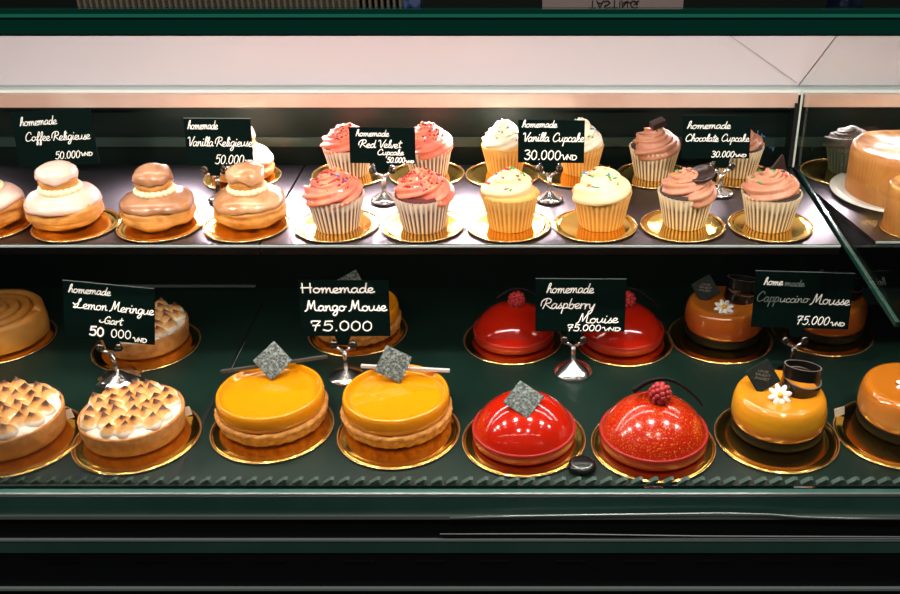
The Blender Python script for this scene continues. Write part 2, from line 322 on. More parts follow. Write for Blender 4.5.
# ------------------------------------------------------------------ handwriting (strokes on a 1-unit x-height)
G = {
 'h': (.8, [[(0, .1), (.35, 1.2), (.42, 2), (.22, 1.9), (.12, 1), (.08, 0)], [(.08, .1), (.28, .85), (.52, .95), (.58, .5), (.6, .1), (.82, .1)]]),
 'o': (.8, [[(.45, 1), (.12, .85), (.03, .35), (.28, 0), (.58, .25), (.6, .75), (.38, 1), (.55, .82), (.85, .88)]]),
 'm': (1.2, [[(0, .7), (.1, .98), (.14, .6), (.12, 0)], [(.14, .2), (.28, .85), (.46, .95), (.52, .5), (.5, 0)], [(.52, .2), (.68, .85), (.86, .95), (.9, .4), (1.0, .05), (1.2, .1)]]),
 'e': (.66, [[(0, .3), (.35, .5), (.5, .82), (.3, 1), (.06, .75), (.05, .25), (.3, 0), (.68, .2)]]),
 'a': (.82, [[(.6, .88), (.32, 1), (.04, .6), (.12, .06), (.36, .05), (.58, .5), (.62, .95), (.6, .3), (.7, .02), (.85, .15)]]),
 'd': (.86, [[(.58, .88), (.32, 1), (.04, .6), (.12, .06), (.36, .05), (.56, .5), (.72, 2)], [(.72, 2), (.62, .4), (.72, .02), (.9, .15)]]),
 'C': (1.1, [[(.95, 1.5), (.85, 1.9), (.5, 1.95), (.1, 1.2), (.08, .4), (.45, 0), (1.1, .4)]]),
 'f': (.55, [[(0, .1), (.4, .9), (.55, 1.7), (.42, 2), (.28, 1.5), (.22, .3), (.12, -.9), (.35, -.8), (.3, 0), (.6, .2)]]),
 'R': (1.05, [[(.3, 1.8), (.18, .9), (.02, 0)], [(-.3, .6), (-.25, 1.5), (.25, 2), (.8, 1.85), (.75, 1.2), (.25, 1.0), (.6, .5), (1.05, .05)]]),
 'l': (.42, [[(0, .1), (.34, 1.2), (.4, 1.95), (.22, 1.85), (.13, .8), (.18, .08), (.42, .1)]]),
 'i': (.4, [[(0, .3), (.12, .95), (.1, .3), (.2, 0), (.42, .15)], [(.16, 1.45), (.2, 1.55)]]),
 'g': (.8, [[(.58, .88), (.32, 1), (.04, .6), (.12, .06), (.36, .05), (.58, .5), (.62, .95), (.55, -.5), (.3, -1), (.08, -.7), (.4, -.15), (.82, .15)]]),
 'u': (.82, [[(0, .9), (.04, .2), (.25, 0), (.5, .3), (.6, .95)], [(.6, .95), (.58, .2), (.82, .1)]]),
 's': (.58, [[(0, .1), (.28, .7), (.34, 1.05)], [(.34, 1.05), (.28, .75), (.5, .35), (.32, 0), (.1, .08)], [(.4, .05), (.6, .15)]]),
 'r': (.58, [[(0, .5), (.1, 1), (.1, .6), (.08, 0)], [(.1, .4), (.28, .9), (.55, .9)]]),
 'V': (.8, [[(-.25, 1.7), (-.05, 1.95), (.1, 1.7), (.32, 0), (.6, 1.0), (.95, 2.1)]]),
 'n': (.8, [[(0, .7), (.08, .98), (.1, .6), (.08, 0)], [(.1, .2), (.28, .85), (.48, .95), (.52, .4), (.6, .05), (.8, .1)]]),
 't': (.5, [[(.28, 1.8), (.2, .6), (.28, .02), (.52, .12)], [(0, 1.2), (.6, 1.3)]]),
 'p': (.75, [[(.12, 1), (.1, .2), (.02, -.95)], [(.1, .5), (.28, .95), (.58, .85), (.52, .2), (.14, .05)], [(.5, .15), (.75, .15)]]),
 'c': (.62, [[(.52, .8), (.32, 1), (.05, .65), (.1, .12), (.35, 0), (.65, .2)]]),
 'k': (.72, [[(0, .1), (.34, 1.3), (.36, 2), (.18, 1.8), (.1, .8), (.08, 0)], [(.1, .5), (.42, 1), (.42, .65), (.16, .5), (.45, .05), (.74, .1)]]),
 'L': (.95, [[(-.55, 1.0), (-.3, .7), (.1, 1.0), (.45, 1.7), (.42, 2.05), (.22, 1.7), (.22, .8), (-.05, .05), (-.4, .1), (-.2, .35), (.3, .05), (.95, .15)]]),
 'M': (1.3, [[(-.25, -.1), (.02, .3), (.22, 2), (.3, 1.7), (.42, .4)], [(.42, .4), (.85, 2), (.88, 1.4), (.92, .2), (1.3, .05)]]),
 'G': (1.1, [[(-.7, .9), (-.75, .5), (-.35, .3), (.2, .7)], [(.9, 1.7), (.55, 1.95), (.12, 1.2), (.15, .35), (.5, .1), (.85, .5), (.9, .9), (.5, .85)], [(.85, .9), (.85, .2), (1.1, .1)]]),
 'v': (.62, [[(0, .95), (.22, 0), (.5, .95), (.65, .85)]]),
 'y': (.75, [[(0, .9), (.08, .2), (.32, .1), (.6, .9)], [(.6, .9), (.45, -.5), (.2, -1), (.02, -.7), (.5, 0)]]),
 'b': (.8, [[(.2, 2), (.08, .8), (.1, .1)], [(.1, .1), (.45, .02), (.62, .5), (.4, .95), (.12, .6)], [(.6, .8), (.82, .85)]]),
 'H': (1.1, [[(0, 2), (.02, 0)], [(.8, 2), (.8, 0)], [(-.15, 1.05), (.95, 1.1)]]),
 'N': (.95, [[(0, 0), (.05, 1.9)], [(.05, 1.9), (.65, .1)], [(.65, .1), (.7, 1.95)]]),
 'D': (.95, [[(.05, 1.9), (0, 0)], [(-.1, 1.9), (.5, 1.8), (.75, 1), (.5, .1), (0, 0)]]),
 'A': (.9, [[(0, 0), (.4, 2)], [(.4, 2), (.8, 0)], [(.15, .7), (.65, .7)]]),
 'S': (.85, [[(.7, 1.75), (.35, 2), (.05, 1.5), (.4, 1.05), (.7, .5), (.35, 0), (0, .25)]]),
 'T': (.9, [[(0, 2), (.8, 2)], [(.4, 2), (.4, 0)]]),
 'I': (.4, [[(.15, 2), (.15, 0)]]),
 'O': (.95, [[(.4, 2), (.05, 1.5), (.05, .5), (.4, 0), (.75, .5), (.75, 1.5), (.4, 2)]]),
 'U': (.95, [[(0, 2), (.03, .5), (.35, 0), (.7, .5), (.72, 2)]]),
 'E': (.8, [[(.65, 2), (0, 2)], [(0, 2), (0, 0)], [(0, 0), (.65, 0)], [(0, 1), (.5, 1)]]),
 'W': (1.3, [[(0, 2), (.25, 0)], [(.25, 0), (.55, 1.5)], [(.55, 1.5), (.85, 0)], [(.85, 0), (1.1, 2)]]),
 '5': (1.0, [[(.85, 2), (.25, 1.95)], [(.25, 1.95), (.15, 1.15)], [(.15, 1.15), (.6, 1.3), (.8, .65), (.5, .02), (.02, .2)]]),
 '0': (.98, [[(.42, 1.95), (.1, 1.5), (.05, .5), (.35, .02), (.7, .5), (.72, 1.5), (.42, 1.95)]]),
 '3': (.95, [[(.02, 1.8), (.4, 2), (.7, 1.6), (.3, 1.08)], [(.3, 1.08), (.78, .8), (.6, .1), (.3, 0), (0, .25)]]),
 '7': (.95, [[(0, 1.6), (.05, 1.95), (.75, 1.95)], [(.75, 1.95), (.4, 1), (.25, 0)], [(.1, 1.05), (.7, 1.1)]]),
 '.': (.45, [[(.12, .02), (.16, .12)]]), ' ': (.6, []), ',': (.4, [[(.2, .15), (.05, -.3)]]), '-': (.6, [[(.05, .9), (.5, .95)]]),
}
def catmull(p, k=5):
    if len(p) < 3: return p
    q = [p[0]]+list(p)+[p[-1]]; out = []
    for i in range(1, len(q)-2):
        a, b, c, d = q[i-1:i+3]
        for s in range(k):
            t = s/k
            out.append(tuple(.5*((2*b[j])+(-a[j]+c[j])*t+(2*a[j]-5*b[j]+4*c[j]-d[j])*t*t+(-a[j]+3*b[j]-3*c[j]+d[j])*t**3) for j in (0, 1)))
    out.append(p[-1]); return out
def catmull3(p, k=5):
    q = [p[0]]+list(p)+[p[-1]]; out = []
    for i in range(1, len(q)-2):
        a, b, c, d = q[i-1:i+3]
        for s in range(k):
            t = s/k; out.append(tuple(.5*((2*b[j])+(-a[j]+c[j])*t+(2*a[j]-5*b[j]+4*c[j]-d[j])*t*t+(-a[j]+3*b[j]-3*c[j]+d[j])*t**3) for j in range(3)))
    out.append(p[-1]); return out
def text_bm(s, width, xh, lw, slant=.35, drop=0, mirror=False, rise=0, bm=None, origin=(0, 0), frame=None):
    """ribbons of ink; text fitted to width, x-height xh (metres); frame(x, y, d) -> point"""
    bm = bm or bmesh.new(); total = sum(G[c][0] for c in s) or 1; k = width/total; x = 0
    rnd = random.Random(s)
    for ch in s:
        adv, st = G[ch]; jy = rnd.uniform(-.06, .06)
        for stroke in st:
            pts = catmull(stroke)
            P = []
            for (a, b) in pts:
                X = (x+a)*k + b*xh*slant*.6; Y = (b+jy)*xh
                Y += rise*X; X = width-X if mirror else X
                P.append(Vector((origin[0]+X, origin[1]+Y)))
            n = len(P); L = []
            for i in range(n):
                t = P[min(i+1, n-1)]-P[max(i-1, 0)]
                t = t.normalized() if t.length > 1e-9 else Vector((1, 0)); nn = Vector((-t.y, t.x))*lw/2
                e = Vector((0, 0))
                if i == 0: e = -t*lw/3
                if i == n-1: e = t*lw/3
                L.append((P[i]+nn+e, P[i]-nn+e))
            vs = [[bm.verts.new(frame(q.x, q.y, d)) for q in pr for d in (0, .0003)] for pr in L]
            for A, B in zip(vs, vs[1:]):
                bm.faces.new((A[1], B[1], B[3], A[3])); bm.faces.new((A[0], B[0], B[1], A[1])); bm.faces.new((A[3], B[3], B[2], A[2]))
        x += adv
    return bm

# ------------------------------------------------------------------ the display case (setting heights: deck 0, shelf .191)
SH = 0.191; YF = 0.80; YB = 1.25; XL, XR = -1.05, .95
PX = .334          # glass partition
zt = lambda py, y: at_y(535, py, y).z
case = thing('display_case', 'black glass-fronted bakery display case with white lit hood and green glass top edge', 'display case')
def cpart(name, bm, m, parent=None, **k): return part(name, bm, m, parent or case, **k)
deckp = cpart('deck', bx(XL, XR, YF+.012, YB, -.02, 0), M['deck'], sm=False)
for px, py, yy0, yy1 in ((243, 343, YF+.02, 1.20),):
    x = at_z(px, py, 0).x
    cpart('deck_joint', bx(x-.0022, x+.0018, yy0, yy1, 0, .0006), M['seam'], sm=False)
for s in ((243, 343),):
    a = at_z(243, 342, 0); b_ = at_z(229, 368, 0)
    cpart('joint_glint', bx(a.x+.0018, a.x+.0026, b_.y, a.y, 0, .0005), M['rail2'], sm=False)
cpart('back_panel', bx(XL, XR, YB, YB+.02, -.02, zt(108, YB)+.02), M['black'], sm=False)
cpart('back_band', bx(XL, XR, YB-.003, YB, zt(146, YB), zt(137, YB)), M['bandgreen'], sm=False)  # thin dark green strip, a little paler than the back panel
a = at_y(70, 284, YB-.004); b_ = at_y(255, 284, YB-.004)
cpart('lower_trim', bx(a.x, b_.x, YB-.006, YB, .004, .0052), M['bandgreen2'], sm=False)
# hood
cpart('hood_panel', bx(XL, XR, YB-.002, YB+.02, zt(88, YB), .46), M['white'], sm=False)
cpart('upper_rail', bx(XL, XR, YB-.012, YB-.002, zt(90.5, YB-.012), zt(87, YB-.012)), M['rail2'], sm=False)
cpart('lower_rail', bx(XL, XR, YB-.018, YB-.002, zt(95, YB-.018), zt(90.3, YB-.018)), M['rail'], sm=False)
v0, v1 = zt(108, YB-.026), zt(94.5, YB-.026)
cpart('valance', bx(XL, PX-.004, YB-.026, YB-.018, v0, v1), M['valance'], sm=False)
cpart('valance_dark_line', bx(XL, PX-.004, YB-.0265, YB-.0255, v0-.0016, v0+.0006), M['blackmatte'], sm=False)  # thin black strip along the valance's lower edge
cpart('side_valance', bx(PX+.004, XR, YB-.026, YB-.018, zt(107, YB-.026), v1), M['valance'], sm=False)
def seam(p, q, wd, m, name='hood_joint'):
    d = (q-p); d.normalize(); n = Vector((-d.z, 0, d.x))*wd/2; bm = bmesh.new()
    f = [bm.verts.new(v) for v in (p+n, q+n, q-n, p-n)]; g = [bm.verts.new(v.co+Vector((0, .002, 0))) for v in f]
    bm.faces.new(f); bm.faces.new(g[::-1])
    for i in range(4): bm.faces.new((f[i], g[i], g[(i+1) % 4], f[(i+1) % 4]))
    cpart(name, bm, m, sm=False)
seam(at_y(722, 30, YB-.003), at_y(797, 83, YB-.003), .0009, M['greyseam'])
# top slab with green glass edge
ZT0, ZT1 = zt(34.5, YF), zt(8, YF)
zm1, zm2 = zt(18, YF), zt(30, YF)
canopy = cpart('top_slab', bx(XL, XR, YF+.002, YB+.02, ZT0+.001, ZT1, 0), M['slabtop'], sm=False)
cpart('glass_edge', bx(XL, XR, YF-.004, YF+.002, ZT0, ZT1, .0012), M['green'], sm=False)
cpart('glass_edge_highlight', bx(XL, XR, YF-.0052, YF-.004, zt(16, YF), zt(13, YF)), M['green2'], sm=False)  # paler green strip paints in the highlight along the glass
cpart('glass_edge_lip', bx(XL, XR, YF-.0052, YF-.004, zt(34.5, YF), zt(33, YF)), M['blackmatte'], sm=False)
cpart('front_pane', bx(XL, XR, YF+.003, YF+.006, .004, ZT0+.001), M['pane'], sm=False)
# led bars behind the valance (the lit stretches)
zl = v0-.002
def led(px0, px1, power):
    """one lit stretch: a slim bar housing with a downward facing lamp in front of it"""
    x0 = at_y(px0, 170, YB).x; x1 = at_y(px1, 170, YB).x
    cpart('lamp_bar', bx(x0, x1, YB-.008, YB-.002, zl, zl+.012, .001), M['rail2'], sm=False)
    area('rear_lamp', ((x0+x1)/2, YB-.0092, zl+.0035), (math.radians(-66), 0, 0), x1-x0, .008, power*(x1-x0), (1, .84, .92), 150)
led(-60, 6, LP*.8); led(165, 545, LP); led(650, 700, LP*.2); led(812, 850, LP*.6); led(870, 960, LP*.3)
# shelf
xs1 = at_z(305, 165, SH).x
shelf_pts = [(XL, .985), (xs1-.0012, .985), (xs1-.0012, 1.228), (XL, 1.228)]
def slab(pts, z0, z1):
    return poly_prism(pts, z1-z0, lambda x, y, d: Vector((x, y, z0+d)))
cpart('shelf_panel', slab(shelf_pts, SH-.012, SH), M['shelf'], sm=False)
cpart('shelf_panel', slab([(xs1+.0012, .985), (.3316, .985), (.3305, 1.228), (xs1+.0012, 1.228)], SH-.012, SH), M['shelf'], sm=False)
cpart('shelf_edge', bx(XL, .3316, .9835, .985, SH-.003, SH-.0008), M['rail2'], sm=False)
cpart('shelf_support', bx(XL, .330, 1.19, YB, SH-.055, SH-.013), M['blackmatte'], sm=False)
rs = [(.338, 1.153), (.372, .993), (XR, .993), (XR, 1.228), (.334, 1.228)]
cpart('side_shelf', slab(rs, SH-.006, SH), M['shelf'], sm=False)
cpart('side_shelf_edge', bx(.372, XR, .9915, .993, SH-.002, SH), M['rail2'], sm=False)
# partition pane
pl = [(YB, zt(85, YB)), (1.106, .391), (.83, .452), (YF+.007, .452), (YF+.007, SH+.004), (1.19, SH+.004), (YB, SH+.004)]
cpart('partition_pane', poly_prism(pl, .004, lambda y, z, d: Vector((PX+d, y, z))), M['pane2'], sm=False)
cpart('partition_lower_edge', bx(PX, PX+.004, YF+.007, 1.19, SH-.002, SH+.004, .0008), M['paneedge'], sm=False)
cpart('partition_edge', bx(PX-.0012, PX+.0012, YB-.0285, YB-.0262, SH, zt(85, YB)), M['paneedge2'], sm=False)
cpart('partition_top_edge', tube_bm([(PX, YB-.004, zt(85, YB)), (PX, 1.106, .391), (PX, .83, .4515)], .0009, 6), M['greyseam'])
cpart('partition_post', bx(PX-.0075, PX-.003, YB-.030, YB-.005, SH+.001, zt(97, YB)), M['blackmatte'], sm=False)
# reversed blue letters on the back panel, painting in a sign's reflection
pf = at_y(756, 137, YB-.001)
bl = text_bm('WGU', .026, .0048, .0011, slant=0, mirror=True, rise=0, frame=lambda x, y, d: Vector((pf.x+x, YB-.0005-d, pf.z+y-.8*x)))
cpart('lettering', bl, M['bluerefl'], sm=False)
# vent grille: one row of slanting slots
bm = bmesh.new()
x = -.66
while x < .50:
    for a_, b_ in (((x, 0), (x+.0105, .0055)),):
        v = [bm.verts.new(p) for p in ((x, YF+.013, .0005), (x+.007, YF+.013, .0005), (x+.012, YF+.013, .0062), (x+.0085, YF+.013, .0062))]
        u_ = [bm.verts.new(q.co+Vector((0, .006, 0))) for q in v]
        bm.faces.new(v); bm.faces.new(u_[::-1])
        for i in range(4): bm.faces.new((v[i], u_[i], u_[(i+1) % 4], v[(i+1) % 4]))
    x += .0158
cpart('vent_grille', bm, M['slat'], sm=False)
# front rails below the glass
def rail(py0, py1, y, m, name, dep=.012):
    cpart(name, bx(XL, XR, y, y+dep, zt(py1, y), zt(py0, y)), m, sm=False)
rail(494.2, 496.6, YF-.002, M['gasket'], 'glass_channel_edge', .0025)
rail(497, 517, YF-.001, M['track'], 'glass_channel', .020)
rail(516.5, 519.5, YF-.004, M['gasket'], 'lower_channel_edge', .02)
rail(519, 600, YF+.001, M['blackmatte'], 'base_front', .02)
rail(540, 541.6, YF-.002, M['rail2'], 'bumper_line', .004)
rail(541.6, 553, YF-.001, M['track'], 'bumper_rail', .003)
rail(589, 591, YF-.003, M['rail2'], 'kick_line', .005)
g1 = [at_y(px, py, YF-.006) for px, py in ((450, 518), (520, 516), (600, 514.8), (720, 513.2), (770, 514.5), (800, 517), (850, 518.4), (905, 518.6))]
cpart('gasket_strip', tube_bm(g1, .0012, 6), M['gasket'])
g2 = [at_y(px, py, YF-.004) for px, py in ((440, 534), (560, 533.8), (700, 536), (905, 536.8))]
cpart('gasket_strip', tube_bm(g2, .0006, 6), M['rail'])
for px in (64, 150, 212, 270, 360, 430, 495, 570, 640, 712, 775, 850):
    p = at_y(px, 561, YF)
    cpart('base_slot', bx(p.x-.016, p.x+.016, YF-.0004, YF+.002, p.z-.0025, p.z+.001, .0004), M['choc_black'], sm=False)
cpart('base_lower', bx(XL, XR, YF+.001, YB, -.75, -.125), M['blackmatte'], sm=False)
# room
def struct(name, bm, m): o = part(name, bm, m, sm=False); o['kind'] = 'structure'; return o
struct('floor', bx(-2.5, 2.5, -2, 3, -.77, -.75), M['floorp'])
struct('wall_back', bx(-2.5, 2.5, 2.4, 2.45, -.75, 2.3), M['wallp'])
# things standing on the case top (seen as reflections in its black surface)
tz = ZT1
tr = thing('woven_tray', 'beige ribbed tray standing on the case top above the religieuse pastries', 'tray', (at_y(240, 4, .86).x, .905, tz))
bm = bmesh.new()
for i in range(54): box_bm(.0022, .006, .030, .0006, bm, (-.135+i*.0051, -.045, .002), seg=1)
part('ribbed_side', bm, M['tray'], tr, sm=False)
part('tray_body', bx(-.137, .137, -.042, .045, .001, .030, .002), M['tray'], tr, sm=False)
pk = thing('blue_packet', 'small blue patterned packet on the case top beside the ribbed tray', 'packet', (at_y(387, 4, .86).x, .875, tz))
part('packet_body', bx(-.028, .028, -.012, .012, .0005, .05, .002), M['bluepack'], pk, sm=False)
tc_ = thing('tasting_card', 'beige card lettered TASTING standing on the case top', 'card', (at_y(613, 4, .86).x, .862, tz))
part('card_panel', bx(-.0595, .0595, 0, .0015, .0005, .06), M['cardbeige'], tc_, sm=False)
part('lettering', text_bm('TASTING', .042, .0030, .0009, slant=0, frame=lambda x, y, d: Vector((-.020+x, -.0001-d, .0075+y))), M['ink'], tc_, sm=False)
st_ = thing('blue_cup', 'small blue cup with a gold-coloured straw on the case top near its right end', 'cup', (at_y(848, 4, .86).x, .87, tz))
part('cup', lathe_bm([(0, 0), (.014, 0), (.017, .05), (.0165, .05), (.0135, .002), (0, .002)], 24), M['bluepack'], st_)
part('straw', tube_bm([(-.006, 0, .003), (.014, 0, .11)], .002, 8), M['goldrim'], st_)

# ------------------------------------------------------------------ gold boards
def board_mesh(r):
    return to_mesh('board', lathe_bm([(0, 0), (r*.9, 0), (r*.97, .0006), (r*.985, .0016), (r*.93, .0014), (r*.86, .0011), (r*.84, .0015), (r*.82, .0012), (0, .0012)], 96), M['gold'])
def rim_mesh(r):
    return to_mesh('rim', lathe_bm([(r*.985, .0007), (r, .0011), (r, .0021), (r*.985, .0023), (r*.975, .0017)], 96, close=True), M['goldrim'])
def board(px, py, z, r, label, group, sc=1, tab=None, name='gold_cake_board', rz=0):
    p = at_z(px, py, z); t = thing(name, label, 'cake board', (p.x, p.y, z+.0002), rz, group, sc)
    link('board', cached('board%g' % r, lambda: board_mesh(r)), t)
    link('rim', cached('rim%g' % r, lambda: rim_mesh(r)), t)
    if tab:
        def f():
            return to_mesh('paper_tab', poly_prism([(-.006, 0), (.006, 0), (.007, .011), (-.006, .013)], .0004, lambda x, y, d: Vector((x, d, y+.0016))), M['paper'], False)
        a, rr, rzz = tab
        o = link('paper_tab', cached('tab', f), t, (rr*math.cos(a), rr*math.sin(a), 0), (0, -.25, rzz)); o['label'] = 'small white paper tab'
    return t
BT = .0014+.0002   # height of a board's surface above what it lies on
# ------------------------------------------------------------------ cupcakes
def wrapper_mesh(m):
    N = 34; prof = [(.0236, 0), (.0240, .0006), (.0262, .012), (.0288, .025), (.0312, .036), (.0322, .0395)]
    bm = lathe_bm(prof, N*6, rad=lambda r, z, a: r*(1+(.012+.5*z)*math.cos(N*a)))
    # base disc and inner turned rim
    lathe_bm([(0, .0004), (.0234, .0002)], N*6, bm)
    lathe_bm([(.0322, .0395), (.0308, .0392), (.0290, .030)], N*6, bm, rad=lambda r, z, a: r*(1+.02*math.cos(N*a)))
    bmesh.ops.remove_doubles(bm, verts=bm.verts[:], dist=.00005)
    return to_mesh('paper_wrapper', bm, m)
def frosting_bm(turns=3.1, R0=.0240, H=.034, t0=.0112, lobes=7, amp=.20, seed=0, twist=.13, z0=.0385):
    n = int(turns*30); pts = []; rs = []
    for i in range(n+1):
        t = i/n; a = t*turns*2*PI + seed
        R = R0*(1-t)**.85 + .0002
        pts.append((R*math.cos(a), R*math.sin(a), z0+H*(t**1.05)*.78)); rs.append(t0*(1-.55*t)*(1 if t < .93 else max(.12, (1-t)/.07)))
    rs[0] *= .3; rs[1] *= .7
    bm = tube_bm(pts, rs, lobes*6, star=(lobes, amp, twist))
    lathe_bm([(0, .036), (.026, .036), (.028, .040), (.022, .048), (.014, .056), (.005, .062), (0, .063)], 48, bm)
    for v in bm.verts:
        v.co += Vector((noise.noise(v.co*60+Vector((seed, 0, 0))), noise.noise(v.co*60+Vector((0, seed, 5))), 0))*.0012
    return bm
def sprinkle_mesh(i, rnd=False):
    bm = bmesh.new()
    if rnd: sphere_bm(.0011, 8, 6, bm)
    else: tube_bm([(-.0026, 0, 0), (-.0022, 0, 0), (.0022, 0, 0), (.0026, 0, 0)], [.0007, .0012, .0012, .0007], 8, bm)
    return to_mesh('sprinkle', bm, SPR[i])
def scatter(bvh, n, rnd, rmax=.03, rmin=0, front=True):
    out = []
    while len(out) < n:
        a = rnd.uniform(0, 2*PI); r = rmax*math.sqrt(rnd.random())
        if r < rmin: continue
        x, y = r*math.cos(a), r*math.sin(a)
        if front and y > .012 and rnd.random() < .6: continue
        h = bvh.ray_cast(Vector((x, y, .15)), Vector((0, 0, -1)))
        if h[0] is not None: out.append((h[0], h[1]))
    return out
def cupcake(px, py, kind, label, group, seed=0, sc=1, topping=None, z=SH, name=None, tilt=(0, 0)):
    p = at_z(px, py, z)
    K = {'red': ('red_velvet_cupcake', 'wr_red', 'fr_red', 'cakered', .22), 'van': ('vanilla_cupcake', 'wr_van', 'fr_van', 'cakeyel', .13),
         'whi': ('vanilla_cupcake', 'wr_van', 'fr_white', 'cakeyel', .16), 'cho': ('chocolate_cupcake', 'wr_choc', 'fr_choc', 'cakedark', .20),
         'dar': ('chocolate_cupcake', 'wr_dark', 'fr_dark', 'cakedark', .18)}[kind]
    t = thing(K[0], label, 'cupcake', (p.x, p.y, z+BT), seed*.9, group, sc)
    rnd = random.Random(seed+11)
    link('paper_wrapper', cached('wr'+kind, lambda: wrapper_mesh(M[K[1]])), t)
    link('cake', cached('ck'+kind, lambda: to_mesh('cake', displace(lathe_bm([(0, .003), (.0225, .003), (.029, .034), (.030, .038), (.0305, .0405), (.026, .043), (0, .044)], 64), .0015, 150, 2), M[K[3]])), t)
    args = {'red': dict(), 'van': dict(turns=2.5, t0=.0118, H=.032, lobes=4, twist=.05), 'whi': dict(turns=3.3, H=.046, t0=.0115, lobes=6), 'cho': dict(turns=3.0, R0=.0240, H=.031, twist=.10, lobes=6), 'dar': dict(H=.024)}[kind]
    bm = frosting_bm(amp=K[4], seed=seed*1.7, **args)
    bvh = BVHTree.FromBMesh(bm)
    part('frosting', bm, M[K[2]], t)
    if kind == 'red':
        cb = bmesh.new()
        for co, nn in scatter(bvh, 95, rnd, .024, front=False):
            r = rnd.uniform(.0010, .0023); k = rnd.choice([0, 1, 2])
            sphere_bm(r, 6, 4, cb, co, (1, rnd.uniform(.6, 1.2), rnd.uniform(.6, 1)))
        o = part('red_crumbs', cb, M['crumb'], t); o['kind'] = 'stuff'; o['label'] = 'dark red cake crumbs'
        nsp, cols = 8, (0, 2, 3, 5, 4)
    elif kind == 'van': nsp, cols = 28, (0, 1, 2, 3, 4, 1)
    elif kind == 'whi': nsp, cols = 26, (0, 1, 2, 3, 5)
    elif kind == 'cho': nsp, cols = 12, (0, 1, 3, 4)
    else: nsp, cols = 0, (0,)
    for co, nn in scatter(bvh, nsp, rnd, .026):
        i = rnd.choice(cols)
        q = nn.to_track_quat('Z', 'Y').to_matrix() @ Matrix.Rotation(rnd.uniform(0, PI), 3, 'Z')
        s = link('sprinkle', cached('spr%d' % i, lambda: sprinkle_mesh(i)), t, co+nn*.0005, q.to_euler())
    if topping:
        kind2, lx, ly, lz, rx, ry, rz = topping
        def shard(): return to_mesh('chocolate_piece', box_bm(.022, .0045, .017, .0012), M['choc'], False)
        def tri(): 
            bm = poly_prism([(-.012, 0), (.012, .002), (.002, .022)], .0035, lambda x, y, d: Vector((x, d, y))); bmesh.ops.bevel(bm, geom=bm.edges[:], offset=.0006, segments=1, affect='EDGES')
            return to_mesh('chocolate_piece', bm, M['choc'], False)
        def chunk(): return to_mesh('chocolate_piece', displace(box_bm(.021, .012, .008, .002), .0015, 150, 3), M['choc'], False)
        if kind2 == 'disc':
            def disc(): return to_mesh('chocolate_piece', lathe_bm([(0, 0), (.0145, 0), (.0155, .0015), (.0150, .0045), (.0135, .0045), (.012, .003), (0, .003)], 40), M['choc'])
            f = disc
        else: f = {'shard': shard, 'tri': tri, 'chunk': chunk}[kind2]
        R = Matrix.Rotation(-seed*.9, 3, 'Z')
        e = (R @ (Matrix.Rotation(rz, 3, 'Z') @ Matrix.Rotation(ry, 3, 'Y') @ Matrix.Rotation(rx, 3, 'X'))).to_euler()
        link('chocolate_piece', cached('top'+kind2, f), t, R @ Vector((lx, ly, lz)), e)
    return t
# ------------------------------------------------------------------ religieuse
def religieuse(px, py, icing, label, group, seed=0, sc=1, ball=1.0):
    p = at_z(px, py, SH); t = thing('religieuse_pastry', label, 'pastry', (p.x, p.y, SH+BT), seed, group, sc)
    def bun(r, h, z0, sd):
        pr = [(0, 0), (.55, 0), (.84, .05), (.97, .18), (1.0, .34), (.975, .48), (1.0, .60), (.95, .74), (.80, .88), (.55, .97), (.25, 1.0), (0, 1.0)]
        bm = lathe_bm([(a*r, z0+b*h) for a, b in pr], 72); 
        bmesh.ops.subdivide_edges(bm, edges=[e for e in bm.edges if abs(e.verts[0].co.z-e.verts[1].co.z) > 1e-5], cuts=3, smooth=1.0)
        displace(bm, .0030*r/.04, 45, sd, .0010*r/.04, 160); bm.normal_update()
        for v in bm.verts:       # baked crinkles running round the bun
            if v.co.z-z0 > .002: v.co += v.normal*noise.noise(Vector((v.co.x*22+sd, v.co.y*22, v.co.z*170)))*.0022*r/.04
        return bm
    part('lower_bun', bun(.041, .0335, 0, seed+1), M['choux'], t)
    def cap(r, zc, pr, sd, wav):
        # icing skin over a bun: wavy hanging edge
        def rad(rr, z, a): return rr
        bm = lathe_bm([(a*r, zc+b) for a, b in pr], 72)
        for v in bm.verts:
            a = math.atan2(v.co.y, v.co.x); q = math.hypot(v.co.x, v.co.y)/r
            if q > .9: v.co.z += wav*(noise.noise(Vector((math.cos(a)*1.7, math.sin(a)*1.7, sd)))*1.6)*(q-.85)*6
        return displace(bm, .001, 50, sd)
    part('lower_icing', cap(.0395, 0, [(.86, .0240), (.98, .0215), (1.045, .0225), (1.03, .0270), (.92, .0322), (.70, .0358), (.40, .0372), (0, .0376)], seed+2, .0035), M[icing], t)
    zb = .0385; r2 = .0205*ball
    bm = bmesh.new(); n = 20
    for i in range(n):
        a = 2*PI*i/n + .02*seed
        sphere_bm(.0044, 10, 8, bm, (.0195*math.cos(a), .0195*math.sin(a), .0395), (1, 1, .95))
    tube_bm([(.0185*math.cos(2*PI*i/40), .0185*math.sin(2*PI*i/40), .0385) for i in range(41)], .0040, 10, bm)
    lathe_bm([(0, .034), (.018, .034), (.018, .041), (0, .041)], 32, bm)
    part('cream_collar', bm, M['cream'], t)
    part('upper_bun', bun(r2, .0275*ball, zb, seed+5), M['choux'], t)
    h = .0275*ball
    part('upper_icing', cap(r2, zb, [(.95, h*.54), (1.07, h*.48), (1.11, h*.57), (1.04, h*.79), (.82, h*.95), (.55, h*1.05), (.25, h*1.09), (0, h*1.10)], seed+3, .003), M[icing], t)
    return t
